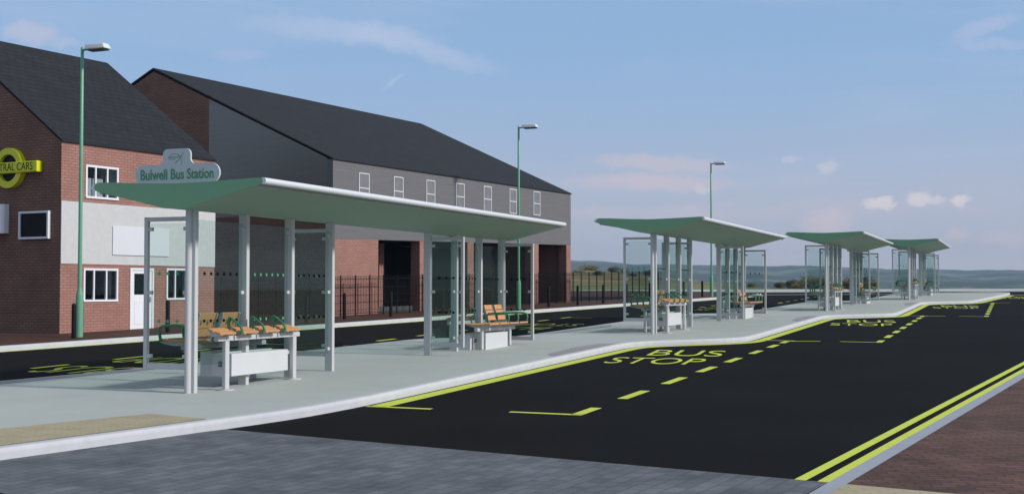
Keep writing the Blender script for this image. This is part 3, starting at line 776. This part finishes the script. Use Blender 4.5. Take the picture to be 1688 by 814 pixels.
# ================================================================== FENCE
fe = empty('mesh_fence', P3(17.4, 11.1), 0, 'black wire mesh fence with slim posts in front of the long building', 'fence')
F0, F1 = Vector((17.2, 11.23)), Vector((51.0, 6.6)); fd = (F1 - F0).normalized(); FL = (F1 - F0).length; step = .83; nf = int(FL / step)
base = fe.location.copy()
for i in range(nf + 1):
    p = F0 + fd * step * i; q = P3(p.x, p.y)
    MB().bbox(q.x - .022 - base.x, q.x + .022 - base.x, q.y - .022 - base.y, q.y + .022 - base.y, q.z - .05 - base.z, q.z + 1.37 - base.z, .005).build('post', M['black'], fe)
    if i < nf:
        p2 = F0 + fd * step * (i + 1); w = MB(); q2 = P3(p2.x, p2.y)
        for k in range(1, 9):
            a = q.lerp(q2, k / 9) - base; w.box(a.x - .006, a.x + .006, a.y - .006, a.y + .006, a.z + .06, a.z + 1.33)
        for hz in (.08, .45, .70, .95, 1.24, 1.33):
            r__ = .005 if hz not in (.08, 1.24) else .010
            A, B = q - base, q2 - base; A = A + Vector((0, 0, hz)); B = B + Vector((0, 0, hz)); n_ = Vector((-(B - A).y, (B - A).x, 0)).normalized() * r__; z_ = Vector((0, 0, r__))
            w.add([A - n_ - z_, A + n_ - z_, A + n_ + z_, A - n_ + z_, B - n_ - z_, B + n_ - z_, B + n_ + z_, B - n_ + z_], [(0, 1, 5, 4), (1, 2, 6, 5), (2, 3, 7, 6), (3, 0, 4, 7)])
        w.build('mesh_panel', M['black'], fe)

# ================================================================== LAMPS, BOLLARDS
def make_lamp():
    t = empty('street_lamp', (0, 0, 0))
    MB().tube([(0, 0, -.1), (0, 0, 1.0), (0, 0, 1.03), (0, 0, 1.16), (0, 0, 1.2)], [.088, .088, .086, .052, .05], 20).build('base_column', M['green_post'], t)
    MB().tube([(0, 0, 1.201), (0, 0, 4), (0, 0, 7.02), (0, 0, 7.04)], [.050, .045, .038, .02], 16, cap=True).build('pole', M['green_post'], t)
    a = MB(); a.tube([(.03, 0, 6.96), (.16, 0, 6.965), (.30, 0, 6.97)], .026, 10); a.build('arm', M['green_post'], t)
    bm = bmesh.new(); bmesh.ops.create_cube(bm, size=1)
    for v in bm.verts:
        top = v.co.z > 0; x = .17 + (v.co.x + .5) * .62; x -= (.07 if (top and v.co.x > 0) else 0); w = .105 if top else .14
        v.co = Vector((x, v.co.y * 2 * w, 6.94 + (.135 if top else 0)))
    bmesh.ops.bevel(bm, geom=list(bm.edges), offset=.03, segments=3, affect='EDGES', profile=.6)
    m_ = MB(); m_.bm(bm, True); ln = m_.build('lantern', M['lamp_grey'], t)
    MB().bbox(.24, .74, -.10, .10, 6.905, 6.945, .015).build('lens', M['lamp_lens'], ln)
    d = MB().box(-.05, .05, .087, .0895, .25, .75); d.build('access_door', M['green_post'], t)
    return t
lamp0 = make_lamp()
for i, ((x, y), lab) in enumerate([((-10.456, 31.1), 'tall green lamp post in front of the corner building, largest of the three'),
                                   ((.2552, 49.206), 'green lamp post in front of the grey clad building, seen through the first shelter'),
                                   ((10.463, 67.42), 'thin distant green lamp post standing clear against the sky behind second shelter')]):
    o = lamp0 if i == 0 else copy_tree(lamp0); o.location = (x, y, gz(x, y)); o.rotation_euler = (0, 0, math.atan2(-V.y, -V.x) + rad(-2))
    tag(o, lab, 'street lamp', 'green street lamps')
bl = MB(); bl.tube([(0, 0, -.1), (0, 0, .78), (0, 0, .81), (0, 0, .83)], [.055, .055, .048, .02], 18)
bl0 = bl.build('bollard', M['black'])
names_b = ['black bollard touching the foot of the lamp post by the corner building', 'black bollard just right of the white door of the corner building',
  'black bollard behind the nearest bench, at the gap between the two buildings', 'black bollard behind the third post of the nearest shelter',
  'black bollard in front of the red brick wall, right of the shelter post', 'black bollard in front of the first open bay of the long building',
  'black bollard behind the middle post of the nearest shelter', 'black bollard seen through the right screen glass of the nearest shelter',
  'black bollard left of the lamp post, behind the seat with backrests', 'black bollard right of the lamp post, before the last brick pier',
  'black bollard at the far corner of the long building', 'first black bollard clear of the long building, before the fence',
  'second black bollard clear of the long building, left of the second shelter', 'black bollard seen through the left screen of the second shelter',
  'black bollard behind the middle posts of the second shelter', 'black bollard behind the fourth post of the second shelter',
  'last black bollard, just left of the distant lamp post']
bu_ = [9.8, 12.88, 15.8, 18.6, 21.25, 23.5, 26.2, 28.8, 31.6, 34.0, 36.65, 39.2, 41.7, 44.4, 46.8, 49.1, 51.75]
for i, (u_, lab) in enumerate(zip(bu_, names_b)):
    v_ = 10.33 - .1325 * (u_ - 9.97) - (.12 if 33 < u_ < 48 else 0)
    if i == 4: v_ = 9.36
    if i == 5: v_ = 8.85
    o = bl0 if i == 0 else bl0.copy()
    if i: col.objects.link(o)
    o.location = P3(u_, v_); tag(o, lab, 'bollard', 'black bollards along the left pavement')

# ================================================================== LAND BEYOND
def bump(x, c, w): return math.exp(-((x - c) / w) ** 2)
rnd = random.Random(3)
def fnoise(x, y, s):  # cheap smooth noise
    return math.sin(x / s + 1.3 * math.sin(y / s * .7)) * .5 + math.sin(y / s * 1.3 + 2.1 * math.sin(x / s * .6)) * .5
def far_kerb_y(x): return 82.3 - .28 + .0707 * (x - 4) + 2.7 if x < 34 else 84.4 + .06 * (x - 34) + 2.5
def land_z(x, y):
    """grass verge, then the valley"""
    a = x / max(y, 1)
    y0 = 87
    e = 0.0                                   # height above eye line
    lf = 1 / (1 + math.exp((a - .17) / .03))  # 1 on the left, 0 on the right
    near_h = -.03 + .42 * lf * min(1, max(0, (y - 88) / 25))
    mound = lf * 3.3 * math.exp(-((y - 235) / 75) ** 2) * (.72 + .28 * math.cos((a - .055) * 26)) * 1.0
    drop = -min(40, max(0, (y - 125 - 190 * lf)) * .14)
    return EYE + near_h + mound * .95 + drop + (fnoise(x, y, 14) * .10 if y > 110 else 0) * (1 if lf > .3 else .4)
ys2 = [82, 86.0, 88.5, 92, 98, 106, 116, 128, 142, 158, 176, 195, 215, 235, 255, 280, 310, 350, 400, 480, 600, 760, 950]
mb = MB(); cols_ = 90; vs = []
for y in ys2:
    for i in range(cols_ + 1):
        a = -1.1 + 2.2 * i / cols_; x = a * y
        if y < 88: z = gz(x, y, -.3 if y < 83 else -.16)
        else: z = land_z(x, y)
        vs.append((x, y, z))
fs = [(j * (cols_ + 1) + i, j * (cols_ + 1) + i + 1, (j + 1) * (cols_ + 1) + i + 1, (j + 1) * (cols_ + 1) + i) for j in range(len(ys2) - 1) for i in range(cols_)]
def land_mat():
    m = bpy.data.materials.new('field_and_scrub'); t = nt(m); L = t.links
    out = N(t, 'ShaderNodeOutputMaterial'); b = N(t, 'ShaderNodeBsdfPrincipled', Roughness=.95); b.inputs['Specular IOR Level'].default_value = .1
    tc = N(t, 'ShaderNodeTexCoord'); n1 = N(t, 'ShaderNodeTexNoise', Scale=.035, Detail=8, Roughness=.65); L.new(tc.outputs['Object'], n1.inputs[0])
    sx = N(t, 'ShaderNodeSeparateXYZ'); L.new(tc.outputs['Object'], sx.inputs[0])
    mr = N(t, 'ShaderNodeMapRange'); mr.inputs[1].default_value = 94; mr.inputs[2].default_value = 112; L.new(sx.outputs[1], mr.inputs[0])
    r1 = N(t, 'ShaderNodeValToRGB'); r1.color_ramp.elements[0].color = (.12, .18, .06, 1); r1.color_ramp.elements[1].color = (.20, .26, .11, 1)
    r1.color_ramp.elements[0].position = .35; r1.color_ramp.elements[1].position = .65
    r2 = N(t, 'ShaderNodeValToRGB'); e = r2.color_ramp.elements; e[0].position = .36; e[0].color = (.08, .085, .045, 1); e[1].position = .64; e[1].color = (.42, .30, .15, 1)
    q = e.new(.5); q.color = (.18, .165, .08, 1)
    n2 = N(t, 'ShaderNodeTexNoise', Scale=.06, Detail=8, Roughness=.7); L.new(tc.outputs['Object'], n2.inputs[0])
    L.new(n1.outputs[0], r1.inputs[0]); L.new(n2.outputs[0], r2.inputs[0])
    mx = N(t, 'ShaderNodeMix', data_type='RGBA'); L.new(mr.outputs[0], mx.inputs[0]); L.new(r1.outputs[0], mx.inputs[6]); L.new(r2.outputs[0], mx.inputs[7])
    L.new(mx.outputs[2], b.inputs['Base Color']); L.new(b.outputs[0], out.inputs[0]); return m
M['land'] = land_mat()
o = mb.add(vs, fs, True).build('grass_land', M['land'], None, kind='structure', fix=False)
# distant wooded hills: height above eye line in 1/f pixels of the photo
F = 2118.5
sky_pts = [(-400, 60), (300, 66), (700, 60), (860, 52), (942, 49), (1004, 46), (1040, 42), (1144, 41), (1263, 39), (1330, 39.5), (1400, 36), (1480, 34), (1550, 33.5), (1600, 32), (1688, 32.5), (2000, 36), (2600, 30)]
def sky_h(px):
    for (a, ha), (b, hb) in zip(sky_pts, sky_pts[1:]):
        if a <= px <= b: t_ = (px - a) / (b - a); return ha + (hb - ha) * t_
    return 32
def hill_mat():
    m = bpy.data.materials.new('wooded_hills'); t = nt(m); L = t.links
    out = N(t, 'ShaderNodeOutputMaterial'); b = N(t, 'ShaderNodeBsdfPrincipled', Roughness=.95); b.inputs['Specular IOR Level'].default_value = .05
    tc = N(t, 'ShaderNodeTexCoord')
    n1 = N(t, 'ShaderNodeTexNoise', Scale=.006, Detail=9, Roughness=.68); L.new(tc.outputs['Object'], n1.inputs[0])
    r = N(t, 'ShaderNodeValToRGB'); e = r.color_ramp.elements; e[0].position = .40; e[0].color = (.02, .032, .024, 1); e[1].position = .62; e[1].color = (.19, .20, .11, 1)
    q = e.new(.52); q.color = (.05, .07, .045, 1)
    L.new(n1.outputs[0], r.inputs[0]); L.new(r.outputs[0], b.inputs['Base Color']); L.new(b.outputs[0], out.inputs[0]); return m
M['hills'] = hill_mat()
mb = MB(); cn = 220; depths = [800, 1000, 1200, 1450, 1700, 2000, 2300, 2600]; frac = [-.9, -.55, .0, .33, .55, .78, 1.0, .7]
vs = []
for j, (y, fr_) in enumerate(zip(depths, frac)):
    for i in range(cn + 1):
        px = -700 + (3300 + 700) * i / cn; a = (px - 844) / F
        h = sky_h(px)
        if fr_ < 0: z = EYE + fr_ * 40
        else:
            z = EYE + (h * fr_ * (1 if j == 6 else (1 + .12 * math.sin(px / 61. + j * 2) + .08 * math.sin(px / 23. + j)))) / F * y
            z += (math.sin(px / 17. + j) + math.sin(px / 7.3 + 2 * j)) * .5
        vs.append((a * y, y, z))
fs = [(j * (cn + 1) + i, j * (cn + 1) + i + 1, (j + 1) * (cn + 1) + i + 1, (j + 1) * (cn + 1) + i) for j in range(len(depths) - 1) for i in range(cn)]
mb.add(vs, fs, True).build('hills', M['hills'], None, kind='structure', fix=False)
# ground sheet in the valley floor joining the two
MB().add([(-2600, 700, -44), (2600, 700, -44), (3600, 2800, -30), (-3600, 2800, -30)], [(0, 1, 2, 3)]).build('valley_floor', M['hills'], None, kind='structure', fix=False)

# shrubs
def make_shrub(seed, m, w=2.6, h=1.5, n=1500):
    rr = random.Random(seed); t = empty('shrub', (0, 0, 0)); f = MB()
    lobes = [(rr.uniform(-w / 2, w / 2) * .7, rr.uniform(-.5, .5), h * rr.uniform(.35, .62), rr.uniform(.35, .62) * h) for _ in range(8)]
    for _ in range(n):
        cx, cy, cz, r0 = rr.choice(lobes); d = Vector((rr.gauss(0, 1), rr.gauss(0, 1), rr.gauss(0, 1))).normalized() * r0 * (rr.random() ** .4)
        c = Vector((cx, cy, max(.05, cz))) + d
        if c.z < .02: c.z = rr.uniform(.02, .3)
        a = Vector((rr.gauss(0, 1), rr.gauss(0, 1), rr.gauss(0, 1))).normalized(); b_ = a.orthogonal().normalized(); s_ = rr.uniform(.06, .14)
        f.add([c - a * s_, c + b_ * s_ * .5, c + a * s_, c - b_ * s_ * .5], [(0, 1, 2, 3)])
    f.build('foliage', m, t, fix=False)
    s_ = MB()
    for k in range(5):
        x_ = rr.uniform(-.5, .5); s_.tube([(x_ * .3, 0, -.1), (x_ * .7, rr.uniform(-.2, .2), h * .25), (x_, rr.uniform(-.3, .3), h * .5)], [.04, .025, .01], 6)
    s_.build('stems', M['bark'], t)
    return t
shr = [make_shrub(5, M['leaf'], 2.6, 1.6), make_shrub(6, M['leaf2'], 2.2, 1.9), make_shrub(8, M['leaf'], 3.0, 1.25)]
used = [False] * 3
# (photo column, distance, scale, which)
bush = [(1306, 128, .85, 0), (1322, 124, .7, 2), (1343, 122, 1.05, 1), (1362, 126, 1.0, 0), (1384, 124, .9, 2), (1402, 122, 1.0, 0), (1418, 128, 1.15, 1), (1436, 124, .85, 0), (1458, 132, .7, 2), (1240, 126, .55, 2), (1285, 124, .6, 0),
        (958, 190, 1.3, 2), (985, 176, 1.2, 1), (1012, 205, 1.7, 0), (1040, 182, 1.3, 2), (1068, 196, 1.6, 1), (1092, 176, 1.1, 0), (972, 214, 1.8, 0), (1030, 222, 1.6, 1)]
bush_lab = ['brown green shrub at the left end of the row beyond the road', 'low shrub second from left beyond the road', 'tall shrub seen through the left screen of the third shelter', 'shrub just left of the front post of the third shelter',
   'shrub behind the front posts of the third shelter', 'shrub seen in the gap between the post groups of the third shelter', 'tallest dark shrub right of that gap, behind the third shelter', 'shrub behind the right screens of the third shelter',
   'small shrub between the third and fourth shelters beyond the road', 'small lone shrub seen behind the far screen of the second shelter', 'small shrub right of the second shelter beyond the road',
   'scrub bush on the grassy rise just right of the long building', 'dark scrub bush on the rise behind the first fence posts', 'large scrub bush in the middle of the rise behind the fence', 'low scrub bush on the rise left of the second shelter',
   'dark scrub bush on the rise behind the second shelter screen', 'small scrub bush at the right end of the rise', 'high scrub bush at the top left of the rise', 'high dark scrub bush at the crest of the rise']
for (px, y, s_, k), lab in zip(bush, bush_lab):
    o = shr[k] if not used[k] else copy_tree(shr[k]); used[k] = True
    x = (px - 844) / F * y; o.location = (x, y, land_z(x, y) - (.05 if y < 150 else .3)); s_ *= .8 if y < 150 else .5; o.scale = (s_ * 1.25, s_, s_ * .8); o.rotation_euler = (0, 0, px % 7)
    tag(o, lab, 'shrub', 'shrubs beyond the far road')

# ================================================================== HAZE
def haze(density):
    m = bpy.data.materials.new('haze'); t = nt(m); out = N(t, 'ShaderNodeOutputMaterial'); v = N(t, 'ShaderNodeVolumePrincipled')
    v.inputs['Color'].default_value = (.58, .78, 1.0, 1); v.inputs['Density'].default_value = density; v.inputs['Anisotropy'].default_value = .1
    t.links.new(v.outputs[0], out.inputs['Volume']); return m
hz = MB().box(-3700, 3700, -14, 2650, -60, 80).build('haze', haze(.00026), None, kind='stuff')

# ================================================================== LIGHT, SKY
sun_h = Vector((.932, -.362)).normalized(); el = rad(31)
sd = Vector((sun_h.x * math.cos(el), sun_h.y * math.cos(el), math.sin(el)))
sl = bpy.data.lights.new('sun', 'SUN'); sl.energy = 3.3; sl.angle = rad(5); sl.color = (1, .955, .90)
so = bpy.data.objects.new('sun', sl); col.objects.link(so); so.rotation_euler = sd.to_track_quat('Z', 'Y').to_euler(); so.location = (20, -10, 30)
w = bpy.data.worlds.new('World'); sc.world = w; w.use_nodes = True; t = w.node_tree; t.nodes.clear(); L = t.links
out = N(t, 'ShaderNodeOutputWorld'); bg = N(t, 'ShaderNodeBackground', Strength=.10)
sky = N(t, 'ShaderNodeTexSky', sky_type='NISHITA'); sky.sun_disc = False; sky.sun_elevation = el
sky.sun_rotation = math.atan2(sun_h.x, sun_h.y); sky.air_density = 1.0; sky.dust_density = 1.2; sky.ozone_density = 1.0; sky.altitude = 50
tc = N(t, 'ShaderNodeTexCoord'); sx = N(t, 'ShaderNodeSeparateXYZ'); L.new(tc.outputs['Generated'], sx.inputs[0])
# thin high cloud: two stretched noises on the sky direction
def cloud(scale, stretch, lo, hi, detail=7, rough=.6, off=(0, 0, 0), dist=0):
    mp = N(t, 'ShaderNodeMapping'); mp.inputs['Scale'].default_value = stretch; mp.inputs['Location'].default_value = off; L.new(tc.outputs['Generated'], mp.inputs[0])
    n = N(t, 'ShaderNodeTexNoise', Scale=scale, Detail=detail, Roughness=rough, Distortion=dist); L.new(mp.outputs[0], n.inputs[0])
    r = N(t, 'ShaderNodeMapRange'); r.interpolation_type = 'SMOOTHSTEP'; r.inputs[1].default_value = lo; r.inputs[2].default_value = hi; L.new(n.outputs[0], r.inputs[0]); return r.outputs[0]
def band(z0, z1, z2, z3):
    a = N(t, 'ShaderNodeMapRange'); a.interpolation_type = 'SMOOTHSTEP'; a.inputs[1].default_value = z0; a.inputs[2].default_value = z1; L.new(sx.outputs[2], a.inputs[0])
    b = N(t, 'ShaderNodeMapRange'); b.interpolation_type = 'SMOOTHSTEP'; b.inputs[1].default_value = z2; b.inputs[2].default_value = z3; b.inputs[3].default_value = 1; b.inputs[4].default_value = 0; L.new(sx.outputs[2], b.inputs[0])
    m_ = N(t, 'ShaderNodeMath', operation='MULTIPLY'); L.new(a.outputs[0], m_.inputs[0]); L.new(b.outputs[0], m_.inputs[1]); return m_.outputs[0]
def mul(a, b):
    m_ = N(t, 'ShaderNodeMath', operation='MULTIPLY'); L.new(a, m_.inputs[0])
    if isinstance(b, float): m_.inputs[1].default_value = b
    else: L.new(b, m_.inputs[1])
    return m_.outputs[0]
def over(base, colr, fac):
    m_ = N(t, 'ShaderNodeMix', data_type='RGBA'); L.new(fac, m_.inputs[0]); L.new(base, m_.inputs[6]); m_.inputs[7].default_value = tuple(colr) + (1,); return m_.outputs[2]
SKYC = 10.0   # radiances below are divided by the background strength
c = sky.outputs[0]
# haze layer low in the sky
hzr = N(t, 'ShaderNodeMapRange'); hzr.interpolation_type = 'SMOOTHSTEP'; hzr.inputs[1].default_value = -.02; hzr.inputs[2].default_value = .30; hzr.inputs[3].default_value = .92; hzr.inputs[4].default_value = .75; L.new(sx.outputs[2], hzr.inputs[0])
hi_ = N(t, 'ShaderNodeMapRange'); hi_.interpolation_type = 'SMOOTHSTEP'; hi_.inputs[1].default_value = .0; hi_.inputs[2].default_value = .19; L.new(sx.outputs[2], hi_.inputs[0])
hc = N(t, 'ShaderNodeMix', data_type='RGBA'); L.new(hi_.outputs[0], hc.inputs[0]); hc.inputs[6].default_value = (5.3, 5.25, 6.2, 1); hc.inputs[7].default_value = (3.05, 4.9, 7.75, 1)
mm = N(t, 'ShaderNodeMix', data_type='RGBA'); L.new(hzr.outputs[0], mm.inputs[0]); L.new(c, mm.inputs[6]); L.new(hc.outputs[2], mm.inputs[7]); c = mm.outputs[2]
ov = N(t, 'ShaderNodeMapRange'); ov.interpolation_type = 'SMOOTHSTEP'; ov.inputs[1].default_value = .30; ov.inputs[2].default_value = .60; ov.inputs[4].default_value = .75; L.new(sx.outputs[2], ov.inputs[0])
c = over(c, (3.4, 3.5, 3.75), ov.outputs[0])     # unseen pale cloud overhead, added to keep the ambient light neutral
def mth(op, a, b=None):
    n = N(t, 'ShaderNodeMath', operation=op)
    for i, q in enumerate((a, b)):
        if q is None: continue
        if isinstance(q, (int, float)): n.inputs[i].default_value = q
        else: L.new(q, n.inputs[i])
    return n.outputs[0]
nwarp = N(t, 'ShaderNodeTexNoise', Scale=60, Detail=8, Roughness=.65); L.new(tc.outputs['Generated'], nwarp.inputs[0])
sw = N(t, 'ShaderNodeSeparateColor'); L.new(nwarp.outputs['Color'], sw.inputs[0])
yy = mth('MAXIMUM', sx.outputs[1], .05)
ca = mth('ADD', mth('DIVIDE', sx.outputs[0], yy), mth('MULTIPLY', mth('SUBTRACT', sw.outputs[0], .5), .035))
cb_ = mth('ADD', mth('DIVIDE', sx.outputs[2], yy), mth('MULTIPLY', mth('SUBTRACT', sw.outputs[1], .5), .018))
fine = N(t, 'ShaderNodeTexNoise', Scale=22, Detail=8, Roughness=.7); L.new(tc.outputs['Generated'], fine.inputs[0])
def blob(c, px, py, rx, ry, colr, amt, slope=0.0):
    """a cloud at a compass bearing and height of the sky"""
    a0, b0 = (px - 844) / 2118.5, (477.5 - py) / 2118.5
    da = mth('SUBTRACT', ca, a0); db = mth('SUBTRACT', cb_, b0)
    if slope: db = mth('SUBTRACT', db, mth('MULTIPLY', da, slope))
    da = mth('DIVIDE', da, rx / 2118.5); db = mth('DIVIDE', db, ry / 2118.5)
    d = mth('ADD', mth('MULTIPLY', da, da), mth('MULTIPLY', db, db))
    mr = N(t, 'ShaderNodeMapRange'); mr.interpolation_type = 'SMOOTHSTEP'; mr.inputs[1].default_value = 1; mr.inputs[2].default_value = 0; L.new(d, mr.inputs[0])
    f = mth('MULTIPLY', mr.outputs[0], mth('MULTIPLY', mth('ADD', fine.outputs[0], .35), amt))
    return over(c, colr, mth('MINIMUM', f, 1.0))
c = over(c, (5.0, 5.9, 7.6), mul(mul(cloud(2.4, (1, 1, 8), .44, .78, off=(3, 1, 0), dist=.6), band(.02, .08, .3, .6)), .38))
c = over(c, (6.2, 5.6, 6.4), mul(mul(cloud(5, (1, 1, 6), .46, .72, off=(1.5, 7, 2), dist=.3), band(.0, .02, .06, .10)), .45))
WH, PK = (7.9, 7.2, 7.3), (6.6, 5.7, 6.3)
for px, py, rx, ry, colr, amt, sl_ in (
    (1451, 336, 26, 15, WH, .9, 0), (1524, 329, 40, 13, WH, .85, 0), (1581, 331, 24, 12, WH, .9, 0), (1581, 384, 26, 11, PK, .7, 0), (1154, 312, 18, 10, WH, .5, 0),
    (1361, 274, 22, 12, WH, .4, 0), (1304, 261, 20, 8, WH, .35, 0), (1366, 366, 58, 30, PK, .9, 0), (1079, 300, 170, 20, PK, .75, -.02), (1094, 270, 150, 16, PK, .65, -.06),
    (1110, 352, 90, 18, PK, .4, 0), (990, 352, 70, 16, PK, .4, 0), (45, 52, 55, 26, (5.6, 5.6, 7.0), .8, 0), (100, 70, 40, 14, (5.6, 5.6, 7.0), .5, 0), (652, 133, 22, 8, (5.2, 6.0, 7.8), .45, .5),
    (560, 48, 200, 26, (4.9, 5.8, 7.8), .6, -.1), (700, 82, 150, 22, (4.9, 5.8, 7.8), .6, -.28), (1630, 42, 70, 18, (4.9, 5.5, 7.7), .6, .35), (1640, 72, 90, 14, (4.8, 5.5, 7.7), .5, 0), (390, 90, 60, 14, (5.0, 5.5, 7.5), .35, 0), (1660, 395, 60, 14, PK, .5, 0)):
    c = blob(c, px, py, rx, ry, colr, amt, sl_)
L.new(c, bg.inputs[0]); L.new(bg.outputs[0], out.inputs[0])

# ================================================================== CAMERA
cd = bpy.data.cameras.new('camera'); cam = bpy.data.objects.new('camera', cd); col.objects.link(cam); sc.camera = cam
cd.sensor_width = 36; cd.lens = F / 1688 * 36; cd.clip_end = 9000; cd.clip_start = .1
cam.location = (0, 0, EYE); cam.rotation_euler = (math.pi / 2 + .0332, 0, 0)
sc.view_settings.view_transform = 'Standard'; sc.view_settings.look = 'None'; sc.view_settings.exposure = 0; sc.view_settings.gamma = 1
sc.render.engine = 'CYCLES'
sc.cycles.max_bounces = 8; sc.cycles.transparent_max_bounces = 24; sc.cycles.volume_bounces = 0
